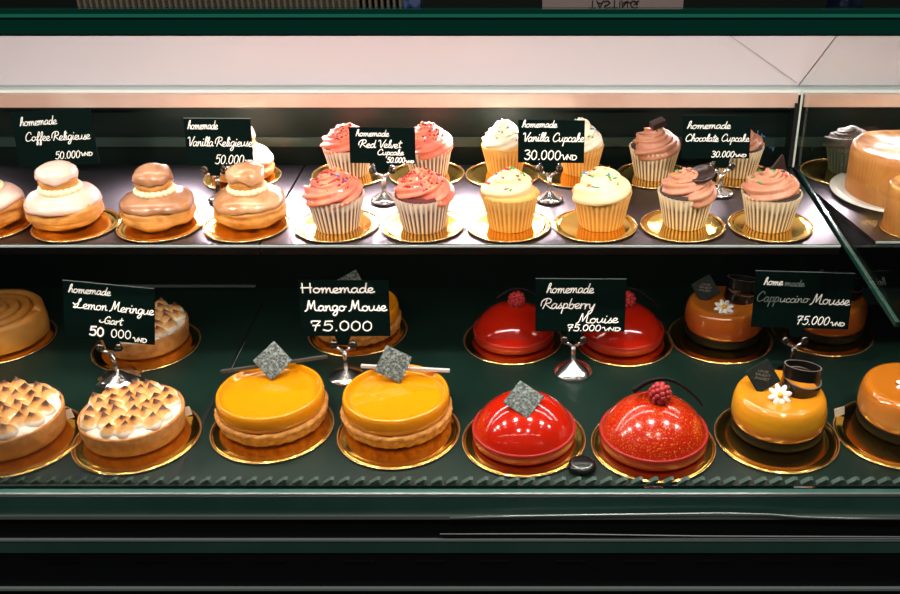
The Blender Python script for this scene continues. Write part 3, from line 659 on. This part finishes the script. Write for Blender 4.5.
# ------------------------------------------------------------------ mousse cakes and tarts
def plaque(parent, m, loc, rot, side=.030, text=False, name='chocolate_plaque'):
    bm = box_bm(side, .0022, side, .0012, at=(0, 0, -side/2)); displace(bm, .0006, 200, 3)
    o = part(name, bm, m, parent, loc, rot, sm=False)
    if text:
        tb = bmesh.new()
        for s, wd, yy in (('UNIE', .012, .0042), ('SAUENT', .017, .0002), ('MAUSET', .016, -.0040)):
            text_bm(s, wd, .0012, .0006, slant=0, bm=tb, frame=lambda x, y, d, wd=wd, yy=yy: Vector((-wd/2+x, -.0012-d, yy+y)))
        part('embossed_lettering', tb, M['plaquetext'], o, (0, 0, 0), (0, math.radians(-50), 0), sm=False)
    return o
def mango(px, py, label, group, sc=1, stick=None, plq=(-.003, .038, .046), prot=(-.75, 0, 0), roll=45, stickmat='silverstick', rz=0):
    p = at_z(px, py, 0); t = thing('mango_mousse_tart', label, 'mousse cake', (p.x, p.y, .0027), rz, group, sc)
    def cr(): 
        bm = lathe_bm([(0, 0), (.052, 0), (.0585, .001), (.0600, .005), (.0610, .010), (.0622, .0135), (.0605, .016), (.056, .0165), (0, .0165)], 128)
        bmesh.ops.subdivide_edges(bm, edges=[e for e in bm.edges if abs(e.verts[0].co.z-e.verts[1].co.z) > 1e-5], cuts=1)
        return to_mesh('shortbread_base', displace(bm, .0014, 130, 1, .0012, 420), M['crust'])
    link('shortbread_base', cached('mcr', cr), t)
    def mo():
        return to_mesh('mango_mousse', lathe_bm([(0, .015), (.0555, .0152), (.0585, .0175), (.0595, .024), (.0590, .0310), (.0578, .0352), (.0560, .0364), (.0543, .0352), (.0532, .0312), (.0508, .0292), (.0460, .0290), (.030, .0308), (.015, .0318), (0, .0321)], 96), M['mango'])
    link('mango_mousse', cached('mmo', mo), t)
    o = plaque(t, M['choc_grey'], plq, (0, 0, 0), .0325)
    o.rotation_euler = (Matrix.Rotation(prot[2], 3, 'Z') @ Matrix.Rotation(prot[0], 3, 'X') @ Matrix.Rotation(math.radians(roll), 3, 'Y')).to_euler()
    if stick:
        a, b = stick
        part('chocolate_stick', tube_bm([Vector(a), (Vector(a)+Vector(b))/2, Vector(b)], .0024, 4), M[stickmat], t, sm=False)
    return t
def berry(parent, loc, r=.0112):
    def f():
        bm = sphere_bm(r*.84, 20, 12, sc=(1, 1, 1.1))
        for k in range(7):
            ph = PI*(k+.5)/7; n = max(3, int(10*math.sin(ph)))
            for i in range(n):
                a = 2*PI*(i+.5*(k % 2))/n
                sphere_bm(r*.31, 8, 6, bm, (r*.84*math.sin(ph)*math.cos(a), r*.84*math.sin(ph)*math.sin(a), r*.95*math.cos(ph)))
        return to_mesh('raspberry', bm, M['berry'])
    return link('raspberry', cached('berry', f), parent, loc, (.4, .2, 0))
def rasp(px, py, label, group, top='berry', m='rasp', sc=1, arc=True, rz=0):
    p = at_z(px, py, 0); t = thing('raspberry_mousse_dome', label, 'mousse cake', (p.x, p.y, .0027), rz, group, sc)
    link('mousse_base', cached('rbase', lambda: to_mesh('mousse_base', lathe_bm([(0, 0), (.0545, 0), (.0565, .001), (.0578, .011), (.0574, .0135), (.0560, .0142), (.0545, .0125), (0, .0125)], 96), M['rasprim'])), t)
    link('glazed_dome', cached('rdome'+m, lambda: to_mesh('glazed_dome', lathe_bm([(.0550, .0126), (.0542, .0150), (.0515, .0205), (.0465, .0280), (.0395, .0350), (.0305, .0415), (.0205, .0462), (.0105, .0487), (0, .0495)], 96), M[m])), t)
    if top == 'berry':
        berry(t, (.004, .000, .0575))
        if arc:
            pts = catmull3([(-.022, .012, .053), (-.008, .014, .063), (.010, .014, .067), (.028, .012, .060), (.043, .008, .048), (.050, .005, .040)])
            part('chocolate_strip', tube_bm(pts, [.0028+.0062*max(0, 1-k/22) for k in range(len(pts))], 6, flat=.35), M['biscuit'], t)
    else:
        o = plaque(t, M['choc_grey'], (0, -.009, .0535), (0, 0, 0), .0325)
        o.rotation_euler = (Matrix.Rotation(.15, 3, 'Z') @ Matrix.Rotation(-1.02, 3, 'X') @ Matrix.Rotation(math.radians(42), 3, 'Y')).to_euler()
    return t
def flower(parent, loc, rot=(0, 0, 0), sc=1.0):
    """sugar daisy lying in its local XY plane"""
    def pet():
        bm = bmesh.new(); sphere_bm(.0042, 12, 8, bm, (.0052, 0, 0), (1, .50, .30)); return to_mesh('petal', bm, M['petal'])
    f = link('sugar_flower', cached('fcen', lambda: to_mesh('flower_centre', sphere_bm(.0023, 12, 8, at=(0, 0, .0006), sc=(1, 1, .7)), M['stamen'])), parent, loc, rot, sc)
    f['label'] = 'white sugar daisy with yellow centre'
    for i in range(8): link('petal', cached('petal', pet), f, (0, 0, 0), (0, .12, 2*PI*i/8+.2))
    return f
def curl(parent, loc, sc=1, tilt=(0, 0, 0)):
    def ring():
        bm = bmesh.new(); n = 56; T = .0009
        rows = []
        for i in range(n+1):
            a = 2*PI*1.04*i/n; R = .0215-.0008*i/n
            rows.append([bm.verts.new(((R+dr)*math.cos(a), (R+dr)*math.sin(a), z)) for dr, z in ((T, 0), (T, .0165), (-T, .0165), (-T, 0))])
        for A, B in zip(rows, rows[1:]):
            for k in range(4):
                f = bm.faces.new((A[k], A[(k+1) % 4], B[(k+1) % 4], B[k])); f.material_index = 1 if k == 1 else 0
        bm.faces.new(rows[0]); bm.faces.new(rows[-1][::-1])
        return to_mesh('chocolate_curl', bm, [M['choc_black'], M['choc_edge']], False)
    me = cached('ring', ring)
    a = link('chocolate_curl', me, parent, loc, tilt, sc)
    b = link('chocolate_curl', me, parent, Vector(loc)+Vector((.0012, .0012, .0155))*sc, (tilt[0]+.10, tilt[1]+.06, 2.0), (sc*.95, sc*.95, sc*.85))
def capp(px, py, label, group, m='caramel', sc=1, pl=(-.020, .010, .061), plr=(-.50, 56, -.15), fl=(-.005, -.016, .0525), flr=(.85, 0, 0), cu=(.022, .008, .0445), rz=0, fsc=1.5, parts='pfc'):
    p = at_z(px, py, 0); t = thing('cappuccino_mousse_cake', label, 'mousse cake', (p.x, p.y, .0027), rz, group, sc)
    link('biscuit_base', cached('cbase', lambda: to_mesh('biscuit_base', displace(lathe_bm([(0, 0), (.0500, 0), (.0515, .0015), (.0520, .0105), (.0505, .0125), (0, .0125)], 96), .0006, 300, 1), M['biscuit'])), t)
    link('glazed_mousse', cached('cbody'+m, lambda: to_mesh('glazed_mousse', lathe_bm([(0, 0), (.0500, 0), (.0520, .001), (.0530, .005), (.0532, .014), (.0520, .024), (.0500, .031), (.0470, .0350), (.0430, .0362), (.038, .0352), (.024, .0346), (0, .0345)], 96), M[m])), t, (0, 0, .0115))
    if 'p' in parts:
        o = plaque(t, M['plaque'], pl, (0, 0, 0), .029, text=True)
        o.rotation_euler = (Matrix.Rotation(plr[2], 3, 'Z') @ Matrix.Rotation(plr[0], 3, 'X') @ Matrix.Rotation(math.radians(plr[1]), 3, 'Y')).to_euler()
    if 'f' in parts: flower(t, fl, flr, fsc)
    if 'c' in parts: curl(t, cu, 1.0, (.10, .12, .3))
    return t
def kiss_mesh(sd):
    pr = [(0, 0), (.0068, 0), (.0078, .0018), (.0076, .0040), (.0062, .0064), (.0040, .0086), (.0020, .0108), (.0008, .0128), (0, .0138)]
    bm = lathe_bm(pr, 18)
    for v in bm.verts:
        k = (v.co.z/.0138)**2; v.co.x += .0028*k*math.cos(sd*2.1); v.co.y += .0028*k*math.sin(sd*2.1)
    return to_mesh('meringue_kiss', displace(bm, .0008, 180, sd), M['kiss'])
def meringue(px, py, label, group, sc=1, rz=0):
    p = at_z(px, py, 0); t = thing('lemon_meringue_tart', label, 'tart', (p.x, p.y, .0027), rz, group, sc)
    link('tart_crust', cached('tcr', lambda: to_mesh('tart_crust', displace(lathe_bm([(0, 0), (.0530, 0), (.0545, .0015), (.0560, .012), (.0572, .0235), (.0566, .0250), (.0545, .0248), (.0535, .021), (0, .021)], 128), .0006, 200, 2, .0004, 600), M['tartcrust'])), t)
    link('filling', cached('tfill', lambda: to_mesh('filling', displace(lathe_bm([(.0540, .0215), (.0525, .0262), (.030, .0288), (0, .0295)], 96), .0008, 90, 1), M['lemon'])), t)
    pts = []; d = .0168; rnd = random.Random(int(px))
    for j in range(-3, 4):
        for i in range(-3, 4):
            x = (i+.5*(j % 2))*d*.98; y = j*d*.86
            if math.hypot(x, y) < .0475: pts.append((x+rnd.uniform(-.001, .001), y+rnd.uniform(-.001, .001)))
    for k, (x, y) in enumerate(pts):
        q = k % 5; link('meringue_kiss', cached('kiss%d' % q, lambda: kiss_mesh(q)), t, (x, y, .0250-.0015*(math.hypot(x, y)/.05)**2), (0, 0, rnd.uniform(0, 6)), (lambda q: (q, q, q*.95))(rnd.uniform(1.30, 1.40)))
    return t
# ------------------------------------------------------------------ price cards and holders
def holder(px, py, z, label, rb=.020, hb=.014, m='silver', zc=.05, lean=0, petals=False, tw=0):
    p = at_z(px, py, z); t = thing('card_holder', label, 'card holder', (p.x, p.y, z+.0003), tw, 'metal holders of the price cards')
    fn = (lambda r, z_, a: r*(1+.06*math.cos(10*a)*(r/rb)**2)) if petals else None
    part('base', lathe_bm([(0, 0), (rb*.95, 0), (rb, .0012), (rb*.98, .003), (rb*.72, hb*.45), (rb*.42, hb*.72), (rb*.20, hb*.92), (.0022, hb), (0, hb)], 60, rad=fn), M[m], t)
    part('stem', tube_bm([(0, 0, hb*.8), (lean*.5, 0, zc*.5), (lean, 0, zc-.010)], .0028, 10), M['darksteel'] if m != 'silver' else M['silver'], t)
    for s in (-1, 1):
        part('clip', tube_bm([(lean, .0, zc-.011), (lean+s*.0050, -.001, zc-.0065), (lean+s*.0106, -.002, zc-.003)], .0019, 8), M['silver'], t)
        kb = sphere_bm(.0050, 14, 10, sc=(1, .8, 1.1)); tube_bm([(0, -.0040, .0036), (0, 0, .0046), (0, .004, .0036)], .0016, 8, kb)
        o = part('clip_knob', kb, M['darksteel'], t, (lean+s*.0112, -.002, zc))
    return p
def card(corners, hp, z, lines, label, cpx, cz, slant=.35, lw=.0012, lean=12, edge=True, wear=None):
    """corners TL TR BR BL in the photo; card stands in a leaning plane through its holder"""
    n = Vector((0, -math.cos(math.radians(lean)), math.sin(math.radians(lean)))); p0 = Vector((hp.x, hp.y-.0015, z+cz))
    TL, TR, BR, BL = [at_plane(a, b, p0, n) for a, b in corners]
    c = (TL+TR+BR+BL)/4; u = (TR-TL+BR-BL)/2; v = (TL-BL+TR-BR)/2
    W = u.length; u.normalize(); v = v-u*v.dot(u); H = v.length; v.normalize(); nn = u.cross(v)   # nn towards viewer? 
    if nn.dot(Vector((0, -1, 0))) < 0: nn = -nn
    mt = Matrix((( u.x, -nn.x, v.x, c.x), (u.y, -nn.y, v.y, c.y), (u.z, -nn.z, v.z, c.z), (0, 0, 0, 1)))
    cx = (p0-c).dot(u); kx = .0085; kb = -H/2-.0115
    out = [(-W/2, H/2), (-W/2, -H/2), (cx-.0095, -H/2), (cx-.0055, kb), (cx+.0055, kb), (cx+.0095, -H/2), (W/2, -H/2), (W/2, H/2)]
    o = part('price_card', poly_prism(out, .0012, lambda x, y, d: Vector((x, d, y))), M['card'], sm=False)
    o.matrix_world = mt; tag(o, label, 'price card', 'handwritten black price cards')
    if edge:
        part('card_edge', bx(-W/2, W/2, -.0001, .0013, H/2-.0001, H/2+.0005), M['cardedge'], o, sm=False)
    for ln in lines:
        s, u0, u1, vb, xh = ln[:5]; k = ln[5] if len(ln) > 5 else {}
        bm = text_bm(s, (u1-u0)*W, xh*H*.80, k.get('lw', lw)*.78, slant=k.get('slant', slant), rise=k.get('rise', 0),
                     frame=lambda x, y, d: Vector((-W/2+u0*W+x, -.0001-d, H/2-vb*H+y)))
        part('lettering', bm, k.get('mat', M['chalk']), o, sm=False)
    return o, W, H
# ================================================================== PLACEMENT: upper shelf
UB = .0475
GB = 'gold boards on the upper shelf'
fr = [(-11, 'board', 'gold board under the half-seen religieuse at the left end of the upper shelf', None),
      (77, '', 'gold board under the pale iced religieuse at the front left of the upper shelf', (1.25, .039, .3)),
      (161, '', 'gold board under the brown iced religieuse in the front row', None),
      (247, '', 'gold board under the caramel religieuse right of the Vanilla Religieuse card', None),
      (337, '', 'gold board under the red velvet cupcake, front left of the Red Velvet card', None),
      (423, '', 'gold board under the red velvet cupcake, front right of the Red Velvet card', None),
      (508.5, '', 'gold board under the sprinkled cream cupcake in front of the Vanilla Cupcake card', None),
      (595, '', 'gold board under the cream cupcake, front right of the Vanilla Cupcake card', None),
      (682.5, '', 'gold board under the front chocolate cupcake topped with a dark disc', None),
      (770, '', 'gold board under the chocolate cupcake nearest the glass partition', None)]
for x, _, l, tb in fr: board(x, 226, SH, UB, l, GB, tab=tb)
bk = [(243, 178, 'gold board behind the Vanilla Religieuse card'), (350, 175, 'gold board under the back row cupcake left of the Red Velvet card'),
      (427, 175, 'gold board under the back row cupcake right of the Red Velvet card'), (503, 175, 'gold board under the tall sprinkled cupcake left of the Vanilla Cupcake card'),
      (575, 175, 'gold board under the back row cupcake behind the Vanilla Cupcake card'), (654, 176, 'gold board under the back row chocolate cupcake with a chocolate chunk'),
      (735, 175, 'gold board under the cupcake half hidden by the Chocolate Cupcake card')]
for x, y, l in bk: board(x, y, SH, UB, l, GB)
RG = 'religieuse pastries'
religieuse(-10, 221, 'icing_pink', 'pale iced religieuse cut off by the left edge of the photo', RG, 1)
religieuse(68, 221, 'icing_pink', 'pale pink iced religieuse under the Coffee Religieuse card', RG, 2)
religieuse(161, 222, 'icing_brown', 'brown iced religieuse between the Coffee and Vanilla Religieuse cards', RG, 3, .97)
religieuse(252, 220, 'icing_cara', 'caramel iced religieuse in front of the Vanilla Religieuse card', RG, 4, .97)
religieuse(243, 177, 'icing_van', 'cream iced religieuse half hidden behind the Vanilla Religieuse card', RG, 5, .98)
RV = 'red velvet cupcakes'
cupcake(338, 227, 'red', 'coral frosted red velvet cupcake front left of the Red Velvet card', RV, 1)
cupcake(424, 227, 'red', 'coral frosted red velvet cupcake front right of the Red Velvet card', RV, 2)
cupcake(350, 174, 'red', 'coral frosted cupcake in the back row, left of the Red Velvet card', RV, 3, .96)
cupcake(429, 174, 'red', 'coral frosted cupcake in the back row, right of the Red Velvet card', RV, 4, .96)
VC = 'vanilla cupcakes'
cupcake(510.5, 226, 'van', 'cream frosted cupcake with coloured sprinkles, front left of the Vanilla Cupcake card', VC, 5)
cupcake(601, 225, 'van', 'cream frosted cupcake with a green sprinkle tuft, front right of the Vanilla Cupcake card', VC, 6, 1.02)
cupcake(505, 172, 'whi', 'white peaked cupcake thick with sprinkles, back row left of the Vanilla Cupcake card', VC, 7, .90)
cupcake(580, 172, 'whi', 'white peaked cupcake half hidden behind the Vanilla Cupcake card', VC, 8, .90)
CC = 'chocolate cupcakes'
cupcake(684, 224, 'cho', 'chocolate frosted cupcake with a dark chocolate disc in front of its card', CC, 9, .98, ('disc', .015, -.006, .060, .18, -.30, .2))
cupcake(768, 226, 'cho', 'chocolate frosted cupcake with a dark triangle, nearest the glass partition', CC, 10, 1.02, ('tri', .005, .004, .058, -.25, .25, .3))
cupcake(653, 176, 'cho', 'chocolate frosted cupcake topped with a chocolate chunk, back row', CC, 11, .97, ('chunk', .002, .000, .066, .2, -.2, .5))
cupcake(737, 174, 'cho', 'chocolate frosted cupcake half hidden behind the Chocolate Cupcake card', CC, 12, .92)
# right of the partition
board(838, 173, SH, UB, 'gold board under the dark cupcake beyond the partition', GB)
cupcake(846, 171, 'dar', 'dark chocolate cupcake beyond the glass partition', 'chocolate cupcakes', 13, .93)
p = at_z(892, 194, SH)
pt = tag(part('round_plate', lathe_bm([(0, 0), (.060, 0), (.0735, .004), (.074, .005), (.060, .0025), (0, .002)], 96), M['plate'], loc=(p.x, p.y, SH+.0003)), 'large round white plate under the baked cheesecake', 'plate')
ck = thing('baked_cheesecake', 'tall golden baked cheesecake with browned top on the white plate', 'cake', (p.x+.003, p.y, SH+.0025), scale=1.08)
part('cake_body', displace(lathe_bm([(0, 0), (.052, 0), (.054, .002), (.054, .044), (.053, .052), (.050, .0545), (.0475, .0525), (0, .051)], 96), .0015, 40, 2), M['cheese'], ck)
part('browned_top', displace(lathe_bm([(.0525, .0525), (.0505, .0552), (.0480, .0540), (.030, .0530), (0, .0535)], 96), .0012, 70, 5), M['cheesetop'], ck)
board(908, 229.5, SH, .031, 'gold board at the right edge holding the small cheesecake', GB)
p = at_z(908, 229.5, SH)
ck = thing('baked_cheesecake', 'smaller golden cheesecake at the right edge on a gold board', 'cake', (p.x, p.y, SH+BT), scale=.53); ck.scale = (.53, .53, .85)
part('cake_body', displace(lathe_bm([(0, 0), (.052, 0), (.054, .002), (.054, .054), (.053, .060), (.050, .0625), (.0475, .0605), (0, .059)], 96), .0015, 40, 8), M['cheese'], ck)
part('browned_top', displace(lathe_bm([(.0525, .0605), (.0505, .0632), (.0480, .0620), (.030, .0610), (0, .0615)], 96), .0012, 70, 9), M['cheesetop'], ck)
# ================================================================== lower deck
LB = .0675; GL = 'gold boards on the lower deck'
for px, py, l, tb in ((20, 441, 'gold board under the cut-off meringue tart at the left edge', (.8, .055, .2)), (138, 438, 'gold board under the whole meringue tart in the front row', (.75, .058, .2)),
    (273, 428, 'gold board under the front left mango tart', None), (399, 433, 'gold board under the front right mango tart', None),
    (524, 440, 'gold board under the red dome with the grey plaque', None), (653, 445, 'gold board under the gold-dusted red dome in the front row', (2.1, .055, .4)),
    (776, 437, 'gold board under the yellow caramel cake, front row', (1.6, .058, 0)), (896, 434, 'gold board under the caramel cake cut off by the right edge', (2.6, .062, .3))):
    board(px, py, 0, LB, l, GL, tab=tb)
for px, py, l, sc, tb in ((3, 340, 'gold board under the baked apple tart at the left edge', .96, None), (147, 346, 'gold board behind the Lemon Meringue card', .98, (1.0, .055, .2)),
    (358, 332, 'gold board behind the Mango card', .95, None), (513, 340, 'gold board under the red dome left of the Raspberry card', .94, None),
    (624, 342, 'gold board under the red dome right of the Raspberry card', .92, None), (720, 338, 'gold board under the amber cake left of the Cappuccino card', .99, None),
    (822, 332, 'gold board under the amber cake behind the Cappuccino card', .96, None)):
    board(px, py, 0, LB, l, GL, sc, tab=tb)
LM = 'lemon meringue tarts'
meringue(12, 434, 'meringue tart cut off by the left edge in the front row', LM, 1.03, .3)
meringue(136, 431, 'meringue tart with toasted peaks standing whole in the front row', LM, .97, 0)
meringue(147, 341, 'meringue tart half hidden behind the Lemon Meringue card', LM, .95, 1)
# apple tart
p = at_z(1, 337, 0); t = thing('apple_tart', 'baked apple tart with spiral top at the left edge of the back row', 'tart', (p.x, p.y, .0027))
part('tart_side', displace(lathe_bm([(0, 0), (.056, 0), (.0590, .002), (.0600, .015), (.0585, .030), (.0560, .036), (.053, .0375), (.050, .034), (0, .034)], 96), .0022, 38, 4), M['appletart'], t)
sp = []
for i in range(140):
    k = i/139; a = k*2*PI*3.6; sp.append(((.049*(1-k)+.004)*math.cos(a), (.049*(1-k)+.004)*math.sin(a), .0345+.004*k))
part('apple_spiral', displace(tube_bm(sp, .0058, 10, flat=1.0), .0012, 60, 3), M['appletart'], t)
MT = 'mango mousse tarts'
mango(274, 418, 'mango tart at front left with a grey plaque and a stick', MT, 1.0, ((-.062, .030, .040), (.054, .058, .043)), plq=(-.004, .039, .049))
mango(398, 420, 'mango tart at front right with a pale stick pointing right', MT, 1.0, ((-.045, .046, .040), (.057, .036, .040)), plq=(-.006, .034, .050), prot=(-.62, 0, .1), roll=28, stickmat='silverstick2')
mango(358, 328, 'mango tart half hidden behind the Mango card', MT, .93, plq=(-.010, .030, .050), roll=60)
RM = 'raspberry mousse domes'
rasp(524, 437, 'red mousse dome topped with a grey speckled plaque, front row', RM, top='plaque', sc=.98)
rasp(653, 441, 'gold-dusted red mousse dome with a raspberry and chocolate strip, front row', RM, m='rasp_gold', sc=1.02)
rasp(514, 337, 'red mousse dome with raspberry, left of the Raspberry card', RM, sc=.90)
rasp(622, 338, 'red mousse dome partly hidden right behind the Raspberry card', RM, sc=.92)
CM = 'cappuccino mousse cakes'
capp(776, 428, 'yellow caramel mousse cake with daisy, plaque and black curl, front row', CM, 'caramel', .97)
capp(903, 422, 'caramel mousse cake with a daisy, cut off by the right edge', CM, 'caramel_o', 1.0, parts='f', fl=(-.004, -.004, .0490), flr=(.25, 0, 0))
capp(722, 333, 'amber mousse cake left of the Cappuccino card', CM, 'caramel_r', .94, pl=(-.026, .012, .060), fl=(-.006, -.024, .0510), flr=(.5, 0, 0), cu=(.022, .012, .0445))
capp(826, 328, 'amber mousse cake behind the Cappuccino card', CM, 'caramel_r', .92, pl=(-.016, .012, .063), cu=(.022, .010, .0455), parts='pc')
# black cap on the deck
p = at_z(582, 468, 0); t = thing('black_cap', 'small glossy black cap lying on the deck between the red domes', 'cap', (p.x, p.y, .0002))
part('cap_body', lathe_bm([(0, 0), (.0135, 0), (.0150, .002), (.0142, .006), (.011, .0078), (0, .0082)], 48), M['choc_black'], t)
part('cap_glint', tube_bm([(.011*math.cos(a), .011*math.sin(a), .0078) for a in [PI+.5+i*(PI-1)/12 for i in range(13)]], .0006, 6), M['gasket'], t)  # silver arc paints in the white glint on the cap
# ================================================================== price cards
DK = 'darksteel'
hp = holder(66, 196, SH, 'metal card holder behind the pale iced religieuse, holding the Coffee Religieuse card', .014, .008, DK, .038)
card(((12, 112), (92, 108), (97, 163), (18, 168)), hp, SH, [('homemade', .10, .56, .25, .095), ('Coffee Religieuse', .13, .94, .53, .10, {'rise': -.02}), ('50.000', .46, .78, .88, .085), ('VND', .79, .94, .85, .04)], 'black card handwritten Coffee Religieuse 50.000', 66, .043, edge=False, lw=.0010)
hp = holder(220, 201, SH, 'dark card holder in front of the back religieuse, holding the Vanilla Religieuse card', .0135, .008, DK, .040)
card(((184, 118), (250, 119), (254, 166), (187, 166)), hp, SH, [('homemade', .05, .50, .22, .11), ('Vanilla Religieuse', .04, 1.0, .58, .12), ('50.000', .42, .86, .95, .12), ('VND', .88, .99, .93, .04)], 'black card handwritten Vanilla Religieuse 50.000', 220, .043, lw=.0011)
hp = holder(385, 201, SH, 'metal card holder with domed foot between the two front red velvet cupcakes', .0165, .012, 'silver', .040)
card(((347, 124), (414, 131), (416.5, 161), (352, 166)), hp, SH, [('homemade', .10, .60, .24, .11), ('Red Velvet', .16, .78, .56, .13), ('Cupcake', .42, .82, .76, .10), ('50.000', .56, .84, .97, .095), ('VND', .85, .98, .97, .04)], 'black card handwritten Red Velvet Cupcake 50.000', 385, .043, edge=False)
hp = holder(549.5, 200, SH, 'metal card holder with domed foot between the front cream cupcakes', .0165, .012, 'silver', .040)
card(((519, 120), (586, 120), (583, 163.5), (517, 162)), hp, SH, [('homemade', .06, .58, .17, .10), ('Vanilla Cupcake', .08, .99, .50, .125), ('30.000', .10, .66, .93, .14, {'slant': .1, 'lw': .0015}), ('VND', .67, .90, .92, .07, {'slant': .1})], 'black card handwritten Vanilla Cupcake 30.000 VND', 549, .043, edge=False, lw=.0013)
hp = holder(719, 194, SH, 'metal card holder with clear foot behind the front chocolate cupcake', .0165, .008, 'silver', .036)
card(((684, 115.5), (752, 115.5), (749, 158.5), (680, 158.5)), hp, SH, [('homemade', .07, .70, .30, .105), ('Chocolate Cupcake', .05, .98, .60, .105), ('30.000', .44, .78, .97, .09), ('VND', .79, .96, .96, .04)], 'black card handwritten Chocolate Cupcake 30.000', 719, .043, edge=False, lw=.0011)
hp = holder(120, 380, 0, 'polished metal card holder with fluted foot behind the whole meringue tart', .0255, .013, 'silver', .046, -.003, True)
card(((61, 280), (152, 289), (157, 345), (66, 337)), hp, 0, [('homemade', .06, .52, .19, .085), ('Lemon Meringue', .14, .99, .46, .105), ('Gart', .44, .64, .70, .085), ('50', .28, .45, .93, .10, {'slant': .05, 'lw': .0024}), ('000', .52, .75, .93, .095, {'slant': .05}), ('VND', .77, .92, .97, .045, {'slant': .1})], 'black card handwritten Lemon Meringue Gart 50 000', 117, .050, lw=.0014)
hp = holder(347, 377, 0, 'polished metal card holder between the two front mango tarts', .0225, .012, 'silver', .046)
card(((299, 279), (390, 281.5), (389, 335), (301, 337)), hp, 0, [('Homemade', .04, .84, .22, .105, {'slant': 0}), ('Mango Mouse', .08, .97, .54, .11, {'slant': 0}), ('75.000', .12, .82, .90, .11, {'slant': 0})], 'black card hand-printed Homemade Mango Mouse 75.000', 347, .050, lw=.0019, edge=False)
hp = holder(573, 372, 0, 'polished metal card holder in front of the two back red domes', .0240, .018, 'silver', .046)
card(((537, 279), (629, 279), (622, 332), (534, 331)), hp, 0, [('homemade', .12, .64, .26, .11), ('Raspberry', .08, .66, .56, .12), ('Mouise', .48, .92, .83, .11), ('75.000', .36, .74, .985, .075, {'slant': .2}), ('VND', .76, .96, .98, .04)], 'black card handwritten Raspberry Mouse 75.000', 573, .050, lw=.0014)
hp = holder(790, 374, 0, 'dark card holder behind the yellow caramel mousse cake', .017, .010, DK, .048)
dim = mat('faded_marker', (.10, .13, .12), .7)
card(((758, 271.5), (856, 273), (847, 330), (749, 326)), hp, 0, [('home', .09, .28, .24, .08), ('made', .30, .50, .25, .07, {'mat': dim}), ('Capp', .03, .26, .54, .11, {'mat': dim}), ('uccino', .27, .56, .54, .09, {'mat': mat('half_faded_marker', (.36, .40, .37), .7), 'lw': .0010}), ('Mousse', .60, .98, .56, .11), ('75.000', .46, .80, .93, .095), ('VND', .82, .96, .94, .04)], 'black card with faded handwriting Cappuccino Mousse 75.000', 790, .050, lw=.0013)
